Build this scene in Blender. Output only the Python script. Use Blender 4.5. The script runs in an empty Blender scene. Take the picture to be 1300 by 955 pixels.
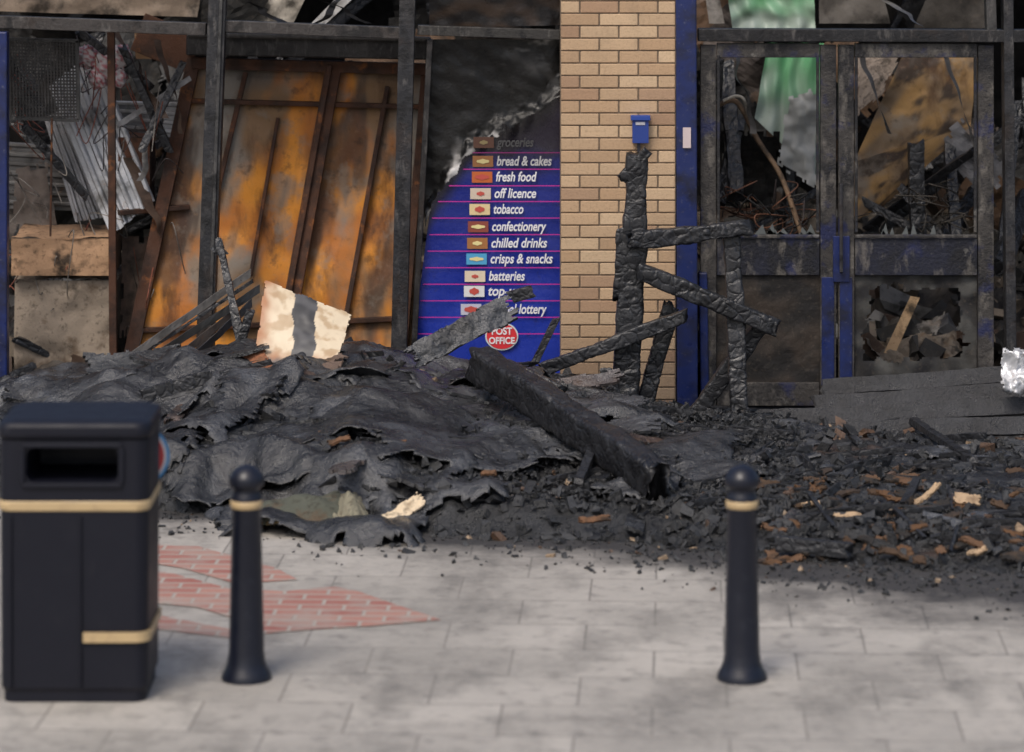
import bpy, math, random
from mathutils import Vector, Matrix, noise
random.seed(7)
R=random.random
def U(a,b): return a+(b-a)*random.random()
F=4200.; D=20.; CH=3.5; HY=-215.
def W(px,py,Y=0.0):
    s=F/(D+Y); return Vector(((px-650)/s, Y, CH-(py-HY)/s))
def G(px,py):
    s=(py-HY)/CH; Y=F/s-D; return Vector(((px-650)/s,Y,0))
def sm(a,b,x):
    t=max(0.,min(1.,(x-a)/(b-a))) if a!=b else float(x>a)
    return t*t*(3-2*t)
def lerp(a,b,t): return a+(b-a)*t
def mixc(a,b,t): return tuple(a[i]+(b[i]-a[i])*t for i in range(3))
def tab(T,x):
    if x<=T[0][0]: return T[0][1]
    for i in range(len(T)-1):
        if x<=T[i+1][0]:
            return lerp(T[i][1],T[i+1][1],(x-T[i][0])/(T[i+1][0]-T[i][0]))
    return T[-1][1]
def fbm(x,y,z,o=4):
    return noise.fractal(Vector((x,y,z)),1.0,2.0,o)
def nz(x,y,z): return noise.noise(Vector((x,y,z)))

scene=bpy.context.scene
# ---------------------------------------------------------------- materials
def mat(name, col=None, layers=(), rough=.7, rvar=.15, metal=0., spec=.5, bumps=(), brick=None, attr2=None):
    m=bpy.data.materials.new(name); m.use_nodes=True
    nt=m.node_tree; N=nt.nodes; L=nt.links
    b=N['Principled BSDF']
    tc=N.new('ShaderNodeTexCoord'); co=tc.outputs['Object']
    def mapped(st):
        mp=N.new('ShaderNodeMapping'); L.new(co,mp.inputs[0]); mp.inputs['Scale'].default_value=st; return mp.outputs[0]
    if col is None:
        a=N.new('ShaderNodeAttribute'); a.attribute_name='Col'; cur=a.outputs['Color']
    else:
        a=N.new('ShaderNodeRGB'); a.outputs[0].default_value=(*col,1); cur=a.outputs[0]
    bh=None
    if brick:
        c1,c2,cm,bw,rh,ms,rot=brick
        mp=N.new('ShaderNodeMapping'); L.new(co,mp.inputs[0]); mp.inputs['Rotation'].default_value=(0,0,rot)
        bt=N.new('ShaderNodeTexBrick'); L.new(mp.outputs[0],bt.inputs['Vector'])
        bt.inputs['Color1'].default_value=(*c1,1); bt.inputs['Color2'].default_value=(*c2,1); bt.inputs['Mortar'].default_value=(*cm,1)
        bt.inputs['Scale'].default_value=1; bt.inputs['Brick Width'].default_value=bw; bt.inputs['Row Height'].default_value=rh
        bt.inputs['Mortar Size'].default_value=ms; bt.inputs['Mortar Smooth'].default_value=.3
        cur=bt.outputs['Color']; bh=bt.outputs['Fac']
    for ly in layers:
        st,sc,lo,hi,c,fac=ly
        n=N.new('ShaderNodeTexNoise'); L.new(mapped(st),n.inputs['Vector']); n.inputs['Scale'].default_value=sc
        n.inputs['Detail'].default_value=8; n.inputs['Roughness'].default_value=.62
        mr=N.new('ShaderNodeMapRange'); L.new(n.outputs['Fac'],mr.inputs[0])
        mr.inputs[1].default_value=lo; mr.inputs[2].default_value=hi; mr.inputs[4].default_value=fac
        mx=N.new('ShaderNodeMix'); mx.data_type='RGBA'; L.new(mr.outputs[0],mx.inputs[0])
        L.new(cur,mx.inputs[6]); mx.inputs[7].default_value=(*c,1); cur=mx.outputs[2]
    if attr2:
        a=N.new('ShaderNodeAttribute'); a.attribute_name='Col'
        sx=N.new('ShaderNodeSeparateColor'); L.new(a.outputs['Color'],sx.inputs[0])
        n=N.new('ShaderNodeTexNoise'); L.new(co,n.inputs['Vector']); n.inputs['Scale'].default_value=5; n.inputs['Detail'].default_value=14;n.inputs['Roughness'].default_value=.8
        ad=N.new('ShaderNodeMath'); ad.operation='ADD'; L.new(sx.outputs[0],ad.inputs[0]); L.new(n.outputs['Fac'],ad.inputs[1])
        mr=N.new('ShaderNodeMapRange'); L.new(ad.outputs[0],mr.inputs[0]); mr.inputs[1].default_value=.62; mr.inputs[2].default_value=1.2; mr.inputs[4].default_value=.95
        mx=N.new('ShaderNodeMix'); mx.data_type='RGBA'; L.new(mr.outputs[0],mx.inputs[0])
        L.new(cur,mx.inputs[6]); mx.inputs[7].default_value=(*attr2,1); cur=mx.outputs[2]
    L.new(cur,b.inputs['Base Color'])
    n=N.new('ShaderNodeTexNoise'); L.new(co,n.inputs['Vector']); n.inputs['Scale'].default_value=14; n.inputs['Detail'].default_value=6
    mr=N.new('ShaderNodeMapRange'); L.new(n.outputs['Fac'],mr.inputs[0]); mr.inputs[1].default_value=.3; mr.inputs[2].default_value=.7
    mr.inputs[3].default_value=max(.05,rough-rvar); mr.inputs[4].default_value=min(1,rough+rvar); L.new(mr.outputs[0],b.inputs['Roughness'])
    b.inputs['Metallic'].default_value=metal; b.inputs['Specular IOR Level'].default_value=spec
    prev=None
    for kind,sc,stg,dist in bumps:
        if kind=='v':
            nn=N.new('ShaderNodeTexNoise'); L.new(co,nn.inputs['Vector']); nn.inputs['Scale'].default_value=9; nn.inputs['Detail'].default_value=3
            va=N.new('ShaderNodeVectorMath'); va.operation='MULTIPLY_ADD'; L.new(nn.outputs['Color'],va.inputs[0]); va.inputs[1].default_value=(.09,.09,.09); L.new(co,va.inputs[2])
            t=N.new('ShaderNodeTexVoronoi'); t.feature='DISTANCE_TO_EDGE'; L.new(va.outputs[0],t.inputs['Vector']); t.inputs['Scale'].default_value=sc
            mr=N.new('ShaderNodeMapRange'); L.new(t.outputs['Distance'],mr.inputs[0]); mr.inputs[2].default_value=.18; h=mr.outputs[0]
        elif kind=='b':
            iv=N.new('ShaderNodeMath'); iv.operation='SUBTRACT'; iv.inputs[0].default_value=1; L.new(bh,iv.inputs[1]); h=iv.outputs[0]
        else:
            t=N.new('ShaderNodeTexNoise'); L.new(co,t.inputs['Vector']); t.inputs['Scale'].default_value=sc; t.inputs['Detail'].default_value=7; t.inputs['Roughness'].default_value=.65; h=t.outputs['Fac']
        bp=N.new('ShaderNodeBump'); bp.inputs['Strength'].default_value=stg; bp.inputs['Distance'].default_value=dist
        L.new(h,bp.inputs['Height'])
        if prev: L.new(prev,bp.inputs['Normal'])
        prev=bp.outputs[0]
    if prev: L.new(prev,b.inputs['Normal'])
    return m
I=(1,1,1)
M={}
M['char']=mat('char',None,[(I,4,.45,.7,(.055,.06,.068),.4),(I,30,.5,.75,(.005,.005,.006),.6)],rough=.38,rvar=.18,spec=.7,bumps=[('n',60,.7,.02),('n',220,.5,.006)])
M['timber']=mat('charred_timber',None,[(I,9,.5,.7,(.045,.047,.052),.4),(I,3,.5,.66,(.005,.005,.006),.6)],rough=.38,rvar=.16,spec=.6,bumps=[('v',15,.35,.012),('n',28,.4,.012),('n',120,.4,.005)])
M['felt']=mat('burnt_felt',None,[(I,1.6,.46,.64,(.075,.082,.095),.65),(I,3.6,.47,.58,(.004,.004,.005),.9),(I,60,.54,.75,(.12,.12,.125),.28)],rough=.29,rvar=.15,spec=1.0,bumps=[('n',7,.6,.06),('n',26,.6,.018),('n',150,.5,.006)])
M['frame']=mat('burnt_frame',None,[(I,5,.5,.64,(.06,.056,.054),.45),((1,1,.3),30,.55,.68,(.17,.16,.15),.4),(I,9,.5,.62,(.005,.005,.006),.85),(I,3,.55,.66,(.03,.018,.012),.6)],rough=.5,spec=.45,bumps=[('n',50,.5,.01)])
M['doorf']=mat('burnt_door_frame',None,[(I,2.6,.46,.58,(.010,.010,.012),.9),((1,1,.4),14,.52,.66,(.18,.165,.145),.6),(I,40,.52,.68,(.008,.008,.01),.75),(I,5,.55,.66,(.012,.018,.075),.8),(I,8,.62,.7,(.25,.24,.22),.5)],rough=.55,spec=.4,bumps=[('n',50,.6,.012)])
M['blue']=mat('blue_paint',(.009,.020,.105),[(I,6,.46,.66,(.010,.011,.022),.88),(I,40,.6,.72,(.2,.2,.22),.35)],rough=.4,spec=.5,bumps=[('n',30,.15,.005)])
M['rust']=mat('rusted_steel',None,[((1,1,.3),6,.53,.67,(.06,.026,.013),.75),(I,4,.54,.64,(.20,.175,.145),.6),(I,30,.56,.7,(.22,.13,.07),.4),(I,12,.57,.69,(.03,.020,.015),.55)],rough=.62,spec=.3,bumps=[('n',40,.3,.008)])
M['rustrib']=mat('rust_rib',(.075,.034,.02),[(I,6,.45,.6,(.025,.016,.013),.8),(I,9,.58,.7,(.34,.12,.03),.6)],rough=.75,spec=.3,bumps=[('n',60,.5,.008)])
M['brick']=mat('buff_brick',None,[(I,60,.5,.75,(.18,.11,.06),.35),(I,2.5,.55,.8,(.14,.11,.08),.35)],rough=.9,rvar=.05,spec=.2,bumps=[('n',90,.6,.006)])
M['mortar']=mat('mortar',(.20,.155,.115),[(I,30,.45,.7,(.1,.085,.07),.6)],rough=.95,rvar=.04,spec=.1,bumps=[('n',120,.5,.005)])
M['pave']=mat('paving_slabs',(.3,.3,.3),[(I,1.1,.42,.62,(.26,.245,.222),.7),((1,.5,1),2.6,.50,.66,(.155,.147,.135),.65),(I,9,.53,.68,(.15,.142,.13),.55),(I,45,.55,.7,(.46,.44,.41),.35)],rough=.66,rvar=.22,spec=.45,
   brick=((.44,.412,.372),(.36,.337,.305),(.22,.205,.185),.6,.45,.006,.05),attr2=(.028,.027,.028),bumps=[('b',1,.3,.005),('n',70,.4,.006)])
M['redpave']=mat('red_pavers',(.3,.3,.3),[(I,2.5,.46,.64,(.34,.295,.26),.8),(I,30,.58,.75,(.4,.36,.33),.3)],rough=.8,spec=.3,
   brick=((.30,.12,.10),(.39,.21,.17),(.36,.325,.29),.2,.1,.010,.05),bumps=[('b',1,.5,.008),('n',90,.3,.004)])
M['paint']=mat('painted_iron',(.006,.008,.017),[(I,25,.58,.75,(.03,.035,.05),.4)],rough=.4,rvar=.1,spec=.45,bumps=[('n',60,.12,.004)])
M['bin']=mat('bin_plastic',(.005,.006,.013),[(I,8,.55,.75,(.012,.013,.020),.5),((1,1,.2),20,.64,.75,(.03,.03,.036),.2)],rough=.5,rvar=.05,spec=.33,bumps=[('n',120,.1,.003)])
M['gold']=mat('gold_band',(.50,.37,.20),[(I,12,.5,.7,(.28,.2,.12),.5)],rough=.45,spec=.5)
M['plain']=mat('printed',None,[(I,40,.58,.75,(.05,.05,.05),.2)],rough=.45,rvar=.05)
M['sheet']=mat('sheet_matter',None,[(I,7,.48,.66,(.022,.020,.018),.8),(I,35,.55,.7,(.13,.105,.08),.3)],rough=.7,spec=.4,bumps=[('n',30,.4,.01)])
M['zinc']=mat('galvanised_sheet',None,[(I,5,.5,.66,(.06,.055,.05),.8),(I,14,.6,.72,(.25,.12,.05),.5)],rough=.4,rvar=.15,metal=.4,bumps=[('n',20,.2,.01)])
M['wood']=mat('raw_board',None,[((1,1,1),9,.52,.66,(.10,.065,.04),.7),(I,4,.55,.66,(.02,.018,.016),.9),(I,28,.55,.68,(.03,.025,.02),.6)],rough=.85,spec=.2,bumps=[('n',60,.5,.01)])
M['poster']=mat('poster_print',None,[(I,16,.6,.75,(.02,.02,.04),.5)],rough=.28,rvar=.08,spec=.5,bumps=[('n',6,.25,.03)])
M['film']=mat('melted_film',None,(),rough=.38,rvar=.12,spec=.35,bumps=[('n',6,.35,.035),('n',30,.2,.008)])
M['wallsoot']=mat('sooty_wall',(.028,.026,.025),[(I,1.5,.47,.65,(.09,.08,.07),.65),(I,5,.48,.63,(.009,.009,.009),.85)],rough=.9,spec=.15,bumps=[('n',20,.5,.02)])

# ---------------------------------------------------------------- mesh builder
class MB:
    def __init__(s): s.v=[]; s.f=[]; s.c=[]
    def add(s,vs,fs,col):
        o=len(s.v); s.v+= [tuple(v) for v in vs]; s.f+=[tuple(i+o for i in f) for f in fs]
        if isinstance(col,list): s.c+=col
        else: s.c+=[col]*len(vs)
    def box(s,lo,hi,col=(.1,.1,.1)):
        x0,y0,z0=lo;x1,y1,z1=hi
        s.add([(x0,y0,z0),(x1,y0,z0),(x1,y1,z0),(x0,y1,z0),(x0,y0,z1),(x1,y0,z1),(x1,y1,z1),(x0,y1,z1)],
          [(0,3,2,1),(4,5,6,7),(0,1,5,4),(1,2,6,5),(2,3,7,6),(3,0,4,7)],col)
    def bar(s,p0,p1,w,d,col=(.1,.1,.1),roll=0.):
        p0=Vector(p0);p1=Vector(p1);a=(p1-p0).normalized()
        y=Vector((0,1,0))
        if abs(a.dot(y))>.95: y=Vector((0,0,1))
        b=a.cross(y).normalized(); c=a.cross(b).normalized()
        if roll:
            q=Matrix.Rotation(roll,3,a); b=q@b;c=q@c
        vs=[]
        for p in (p0,p1):
            for i,j in ((-1,-1),(1,-1),(1,1),(-1,1)): vs.append(p+b*w/2*i+c*d/2*j)
        s.add(vs,[(0,1,2,3),(7,6,5,4),(0,4,5,1),(1,5,6,2),(2,6,7,3),(3,7,4,0)],col)
    def grid(s,fn,nu,nv,keep=None):
        vs=[];cs=[]
        for j in range(nv+1):
            for i in range(nu+1):
                p,c=fn(i/nu,j/nv); vs.append(p); cs.append(c)
        fs=[]
        for j in range(nv):
            for i in range(nu):
                if keep and not keep((i+.5)/nu,(j+.5)/nv): continue
                a=j*(nu+1)+i; fs.append((a,a+1,a+nu+2,a+nu+1))
        s.add(vs,fs,cs)
    def tube(s,pts,r,col,n=6):
        vs=[];fs=[]
        for k,p in enumerate(pts):
            a=(pts[min(k+1,len(pts)-1)]-pts[max(k-1,0)]).normalized()
            u=a.orthogonal().normalized(); 
            if k and abs((up-up.dot(a)*a).length)>.1: u=(up-up.dot(a)*a).normalized()
            up=u; w=a.cross(u)
            for i in range(n):
                t=2*math.pi*i/n; vs.append(p+(u*math.cos(t)+w*math.sin(t))*r)
        for k in range(len(pts)-1):
            for i in range(n): fs.append((k*n+i,k*n+(i+1)%n,(k+1)*n+(i+1)%n,(k+1)*n+i))
        s.add(vs,fs,col)
    def lathe(s,c,prof,n,col):
        vs=[];fs=[]
        for z,r in prof:
            for i in range(n):
                t=2*math.pi*i/n; vs.append((c[0]+r*math.cos(t),c[1]+r*math.sin(t),c[2]+z))
        for k in range(len(prof)-1):
            for i in range(n): fs.append((k*n+i,k*n+(i+1)%n,(k+1)*n+(i+1)%n,(k+1)*n+i))
        fs.append(tuple(range((len(prof)-1)*n,len(prof)*n)))
        s.add(vs,fs,col)
    def timber(s,p0,p1,w,d,col=(.017,.018,.021),roll=0.,seg=.014,amp=.008,cell=15,rag=.05,nside=5,wob=.15):
        p0=Vector(p0);p1=Vector(p1);L=(p1-p0).length;a=(p1-p0)/L
        amp=min(amp,min(w,d)*.10)
        y=Vector((0,1,0))
        if abs(a.dot(y))>.95: y=Vector((0,0,1))
        b=a.cross(y).normalized(); c=a.cross(b).normalized()
        if roll:
            q=Matrix.Rotation(roll,3,a); b=q@b;c=q@c
        sec=[]
        for k in range(nside): sec.append((-1+2*k/nside,-1))
        for k in range(nside): sec.append((1,-1+2*k/nside))
        for k in range(nside): sec.append((1-2*k/nside,1))
        for k in range(nside): sec.append((-1,1-2*k/nside))
        n=len(sec);K=max(6,int(L/seg));vs=[];fs=[];cs=[];sd=R()*100
        for k in range(K+1):
            t=k/K
            wv=1+wob*nz(t*L*2.5,sd,1)+.5*wob*nz(t*L*9,sd,4); dv=1+wob*nz(t*L*2.5,sd,9)
            off=b*nz(t*L*1.6,sd,20)*w*.15+c*nz(t*L*1.6,sd,30)*d*.15
            for (i,j) in sec:
                q=.95 if abs(i)==1 and abs(j)==1 else 1
                pp=p0+a*L*t+off+b*(i*q*w/2*wv)+c*(j*q*d/2*dv)
                nd=(b*i+c*j).normalized()
                cw=1.3*nz(pp.x*5+sd,pp.y*5,pp.z*5)
                al=t*L*cell*1.35+cw; D_,_=noise.voronoi(Vector((al,i*w*cell*.5+sd+cw*.6,j*d*cell*.5+sd)))
                cr=sm(0,.16,D_[1]-D_[0]); fade=sm(-.35,.15,nz(pp.x*4+sd,pp.y*4,pp.z*4)); cr=1-(1-cr)*fade
                n1=nz(pp.x*12+sd,pp.y*12,pp.z*12)
                pp=pp-nd*amp*((1-cr)*1.0)+nd*amp*1.0*n1
                e=min(t,1-t)*L
                if rag>0:
                    sg=-1 if t<.5 else 1
                    pp+=a*sg*rag*sm(rag*2,0,e)*(nz(pp.x*18,pp.y*18,pp.z*18+sd))
                vs.append(pp); g=.45+.7*cr; cs.append((col[0]*g,col[1]*g,col[2]*g))
        for k in range(K):
            for i in range(n): fs.append((k*n+i,k*n+(i+1)%n,(k+1)*n+(i+1)%n,(k+1)*n+i))
        fs.append(tuple(range(n))[::-1]); fs.append(tuple(range(K*n,(K+1)*n)))
        s.add(vs,fs,cs)
    def chunk(s,c,r,col):
        q=Matrix.Rotation(U(0,6.28),3,Vector((R()-.5,R()-.5,R()-.5)).normalized())
        sx,sy,sz=r*U(.5,1.6),r*U(.4,1),r*U(.2,.7); vs=[]
        for x,y,z in ((-1,-1,-1),(1,-1,-1),(1,1,-1),(-1,1,-1),(-1,-1,1),(1,-1,1),(1,1,1),(-1,1,1)):
            vs.append(Vector(c)+q@Vector((x*sx*U(.5,1.1),y*sy*U(.5,1.1),z*sz*U(.5,1.1))))
        s.add(vs,[(0,3,2,1),(4,5,6,7),(0,1,5,4),(1,2,6,5),(2,3,7,6),(3,0,4,7)],col)
    def obj(s,name,m,parent=None,smooth=False,bevel=0,solid=0):
        me=bpy.data.meshes.new(name); me.from_pydata(s.v,[],s.f); me.update()
        at=me.color_attributes.new('Col','FLOAT_COLOR','POINT')
        buf=[]
        for c in s.c: buf+= [c[0],c[1],c[2],1.]
        at.data.foreach_set('color',buf)
        if smooth: me.polygons.foreach_set('use_smooth',[True]*len(me.polygons))
        me.materials.append(M[m]); o=bpy.data.objects.new(name,me); scene.collection.objects.link(o)
        if bevel:
            b=o.modifiers.new('b','BEVEL'); b.width=bevel; b.segments=2; b.limit_method='ANGLE'
        if solid:
            b=o.modifiers.new('s','SOLIDIFY'); b.thickness=solid; b.offset=0
        if parent: o.parent=parent
        return o
def empty(name):
    e=bpy.data.objects.new(name,None); e.empty_display_size=.2; scene.collection.objects.link(e); return e
def quad(mb,P,nu,nv,amp=0,fr=3,col=(.1,.1,.1),corr=0,camp=.01,rag=0,colfn=None):
    P=[Vector(p) for p in P]; n=(P[1]-P[0]).cross(P[3]-P[0]).normalized(); sd=R()*50
    def fn(u,v):
        p=P[0].lerp(P[1],u).lerp(P[3].lerp(P[2],u),v)
        q=p.copy()
        if amp: q+=n*amp*fbm(p.x*fr,p.y*fr+sd,p.z*fr)
        if corr: 
            tt=(u*corr)%1; q+=n*camp*(1 if tt<.45 else (1-(tt-.45)/.1 if tt<.55 else (-1 if tt<.9 else -1+2*(tt-.9)/.1)))
        return q,(colfn(u,v) if colfn else col)
    keep=None
    if rag:
        def keep(u,v):
            e=min(u,1-u,v,1-v); return e>rag*(.35+.9*nz(u*5+sd,v*5,0)+.5*nz(u*17+sd,v*17,3))
    mb.grid(fn,nu,nv,keep)

# ---------------------------------------------------------------- pavement
HT=[(-3.8,.12),(-2.9,.24),(-2.44,.30),(-2.,.37),(-1.42,.45),(-1.1,.45),(-.85,.48),(-.62,.43),(-.4,.35),(0,.33),(.22,.31),(.6,.24),(.9,.19),(1.7,.14),(2.7,.11),(4.6,.08)]
YF=[(-4,-2.2),(-1.8,-2.8),(-1,-3.35),(-.28,-3.6),(1.,-3.93),(2.15,-4.4),(2.5,-4.6),(4.5,-5.0)]
YR=[(-4,-1.3),(.3,-1.3),(2.7,-2.4),(4.6,-2.6)]
def tpar(x,y):
    yf=tab(YF,x)+.28*fbm(x*1.3,3.,0,3)+.08*nz(x*7,0,1); yr=tab(YR,x)
    return (y-yf)/(yr-yf), yf
def Hlow(x,y):
    t,yf=tpar(x,y); h=tab(HT,x)
    if t<=0: return -.05+max(t,-1)*.2
    if t<1: p=.30*sm(0,.16,t)+.70*t**.9
    else: p=1-lerp(.5,1.0,sm(.2,1.2,x))*sm(0,1.6,(y-tab(YR,x)))
    return h*p+ .09*sm(0,.4,t)*fbm(x*1.1,y*1.1,5,3)*min(1,h*2.2)
def H(x,y):
    t,yf=tpar(x,y)
    if t<=0: return Hlow(x,y)
    a=sm(0,.15,t)
    rd=1-abs(nz(x*2.3,y*2.9,7))*2
    rd2=1-abs(nz(x*6+3,y*7,2))*2
    k=.6 if x>.8 else 1
    return Hlow(x,y)+a*(.035*rd*k+.02*rd2*k+.016*nz(x*15,y*15,0)+.010*nz(x*38,y*38,3))-.01
def surf(px,py,lift=0.):
    y=-5.2
    while y<-.1:
        s=F/(D+y); x=(px-650)/s; z=CH-(py-HY)/s
        if z<=max(Hlow(x,y)+.03,0)+lift: break
        y+=.02
    return Vector((x,y,z))
pv=MB()
xs=[-300,-100,-40,-15,-8]+[-5+.05*i for i in range(221)]+[8,15,40,100,300]
ys=[-300,-100,-40,-20,-10]+[-8.4+.05*i for i in range(173)]+[2,6,20,60,150,400]
vs=[];cs=[]
for y in ys:
    for x in xs:
        s_=0
        if -6<x<7 and -9<y<1:
            yf=tab(YF,x)+.28*fbm(x*1.3,3.,0,3)
            d=yf-y
            s_=sm(.75+.85*sm(.2,2,x),-.05,d)*.74
            s_+=.25*fbm(x*.8,y*2.2,9,5)+.08*sm(0,2,x)*sm(3,1,d)+.03
            if d<.12: s_=.9
            s_*= sm(7,5,x)
        vs.append((x,y,0)); cs.append((max(0,min(1,s_)),)*3)
nx=len(xs); fs=[]
for j in range(len(ys)-1):
    for i in range(nx-1): a=j*nx+i; fs.append((a,a+1,a+nx+1,a+nx))
pv.add(vs,fs,cs); pv.obj('pavement','pave')
rp=MB()
def flatpoly(pts,z=.004):
    vs=[]
    for p in pts: g=G(*p); vs.append((g.x,g.y,z))
    rp.add(vs,[tuple(range(len(vs)))[::-1]],(.3,.15,.12))
flatpoly([(120,690),(250,694),(300,708),(350,722),(378,737),(300,742),(230,722),(120,705)])
flatpoly([(120,722),(215,728),(290,748),(360,752),(425,746),(455,752),(500,768),(560,788),(470,796),(400,800),(330,806),(296,786),(250,772),(120,760)],.0045)
flatpoly([(120,778),(200,782),(292,800),(300,812),(200,800),(120,792)])
rp.obj('red_paver_band','redpave')

# ---------------------------------------------------------------- building
shop=empty('burnt_shop_building')
bk=MB(); mo=MB()
x0=(711-650)/210; x1=(857-650)/210; bw=(x1-x0-.02)/3
for r in range(-1,42):
    z=r*.075
    off=0 if r%2 else -.5
    n=3 if r%2 else 4
    for k in range(n):
        a=x0+.005+(k+off)*(bw+.01); b=a+bw
        a=max(a,x0+.005); b=min(b,x1-.005)
        if b-a<.03: continue
        t=R(); c=mixc((.48,.325,.20),(.64,.475,.31),t)
        if R()<.2: c=mixc(c,(.34,.21,.14),.6)
        soot=sm(.7,.05,z)*.5+(.14*R()); c=mixc(c,(.10,.08,.07),soot)
        dy=U(-.002,.002)
        bk.box((a,-.1+dy,z+.004),(b,.11,z+.071),c)
bk.obj('brick_pilaster',"brick",shop,bevel=.004)
mo.box((x0,-.092,-.05),(x1,.16,3.1)); mo.obj('pilaster_mortar','mortar',shop)
fb=MB(); fb.box((-4.6,-.12,2.6),(x0-.003,.1,3.1)); fb.box((x1+.003,-.12,2.6),(5.2,.1,3.1)); fb.obj('fascia_board','blue',shop,bevel=.006)
wl=MB()
wl.box((-4.6,4.4,0),(5.2,4.6,3.0)); wl.box((-4.8,-.1,0),(-4.603,4.6,3.0)); wl.box((5.203,-.1,0),(5.4,4.6,3.0))
wl.box((-4.6,-.03,.0),(x0-.003,.1,.12)); wl.box((-4.6,.103,.008),(5.2,4.397,.03))
wl.box((x0-.0,.17,0),(x0+.12,2.2,2.5))
wl.obj('wall','wallsoot',shop)
rf=MB()
for i in range(9):
    xx=-4.2+i*1.1
    rf.timber((xx,.15,2.85+U(-.05,.05)),(xx+U(-.3,.3),4.4,2.9+U(-.4,.1)),.06,.14,seg=.05)
quad(rf,[(-4.5,2.2,3.0),(5.1,2.2,3.0),(5.1,4.4,2.95),(-4.5,4.4,2.95)],90,24,.1,2,(.02,.02,.02),rag=.15)
rf.obj('roof','timber',shop,smooth=False)

fr=MB(); K=(.020,.021,.025); K2=(.018,.018,.02)
def fbar(a,b,w,d,col=K,Y=0.): fr.bar(W(*a,Y),W(*b,Y),w,d,col)
fbar((-160,22),(262,37),.075,.09,(.045,.04,.038))
fbar((284,33),(512,42),.07,.085,(.045,.04,.038))
fbar((530,38),(711,44),.06,.085,(.03,.028,.026))
fbar((279,-60),(260,470),.105,.13,K,-.01)
fbar((519,-60),(506,470),.095,.13,K,-.012)
fbar((284,-60),(266,470),.02,.15,(.05,.05,.05),-.015)
fbar((-160,300),(-160,470),.1,.12)
fbar((546,50),(524,470),.035,.05,(.02,.018,.018),.02)
fbar((886,44),(1460,46),.075,.12,(.012,.012,.014),-.0)
fbar((1278,-60),(1283,520),.06,.12,K,-.003)
fbar((1255,-60),(1258,40),.06,.1,(.05,.05,.05),-.006)
fr.obj('window_frame','frame',shop,bevel=.004)
bl=MB()
bl.bar(W(870,-60,-.03),W(872,530,-.03),.125,.16)
bl.bar(W(2,40,-.02),W(2,530,-.02),.08,.1)
bl.bar(W(892,345,0),W(895,530,0),.05,.1)
bl.obj('blue_post','blue',shop,bevel=.008)
st=MB(); st.box(tuple(W(867,188,-.125)),tuple(W(877,162,-.118)),(.6,.5,.5)); st.obj('sticker','plain',shop)

def door(name,xl,xr):
    d=MB(); C=(.05,.046,.043)
    Y=.0
    d.bar(W(xl+11,57,Y),W(xl+11,515,Y),.095,.055,C); d.bar(W(xr-11,57,Y),W(xr-11,515,Y),.095,.055,C)
    d.bar(W(xl+22,64,Y),W(xr-22,64,Y),.085,.05,C)
    d.bar(W(xl+22,326,Y),W(xr-22,326,Y),.22,.05,(.014,.016,.03))
    d.bar(W(xl+22,300,Y-.028),W(xr-22,300,Y-.028),.02,.03,C)
    d.bar(W(xl+22,500,Y),W(xr-22,500,Y),.14,.05,C)
    d.bar(W(xl+24,70,Y-.03),W(xl+24,295,Y-.03),.018,.02,(.02,.02,.022)); d.bar(W(xr-24,70,Y-.03),W(xr-24,295,Y-.03),.018,.02,(.02,.02,.022))
    return d.obj(name,'doorf',shop,bevel=.004)
door('door',888,1062); door('door',1063,1262)
pn=MB(); quad(pn,[W(908,486,0),W(1043,486,0),W(1043,347,0),W(908,347,0)],30,30,.008,6,colfn=lambda u,v:mixc((.035,.026,.02),(.012,.011,.011),sm(-.2,.3,nz(u*4,v*4,2)))); pn.obj('door_panel','sheet',shop)
pn=MB(); P4=[W(1085,486,.01),W(1240,486,.01),W(1240,347,.01),W(1085,347,.01)]
def pf(u,v):
    p=P4[0].lerp(P4[1],u).lerp(P4[3].lerp(P4[2],u),v); p.y+=.02*nz(u*5,v*5,1); k=sm(-.3,.4,nz(u*6,v*6,7)); return p,mixc((.014,.014,.016),(.07,.07,.066),k)
pn.grid(pf,60,60,lambda u,v: max(abs(u-.48)/.43,abs(v-.54)/.36)+.28*nz(u*4+3,v*4,0)+.14*nz(u*13,v*13,4)>.92)
pn.obj('door_panel','sheet',shop)
bb=MB(); bb.bar(W(1051,352,-.03),W(1051,490,-.03),.075,.012); bb.bar(W(1074,352,-.03),W(1074,480,-.03),.075,.012)
bb.bar(W(1068,300,-.036),W(1068,358,-.036),.1,.02)
bb.obj('door_kick_strip','blue',shop,bevel=.003)
hd=MB()
hd.tube([W(1068,235,-.04),W(1068,235,-.09),W(1068,345,-.09),W(1068,345,-.04)],.011,(.03,.03,.035),8)
hd.obj('door_handle','frame',shop)
gl=MB()
for base,cnt in (((912,1040,298),12),((1087,1236,298),6)):
    for i in range(cnt):
        a=U(base[0],base[1]-12); w=U(6,16); h=U(3,15)
        p=[W(a,base[2],.0),W(min(a+w,base[1]),base[2],.0),W(a+w*U(.2,.8),base[2]-h,.0)]
        gl.add(p,[(0,1,2)],(.10,.11,.11))
gl.obj('broken_glass','film',shop,solid=.004)
kb=MB()
kb.box(tuple(W(803,182,-.16)),tuple(W(823,152,-.103)),(.02,.05,.25)); kb.box(tuple(W(801,153,-.175)),tuple(W(825,146,-.103)),(.02,.06,.3))
kb.bar(W(811,182,-.13),W(811,196,-.13),.02,.02,(.02,.02,.03))
kb.box(tuple(W(807,159,-.164)),tuple(W(819,155,-.161)),(.5,.5,.55))
kb.obj('wall_mounted_box','plain',bevel=.004)

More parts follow.
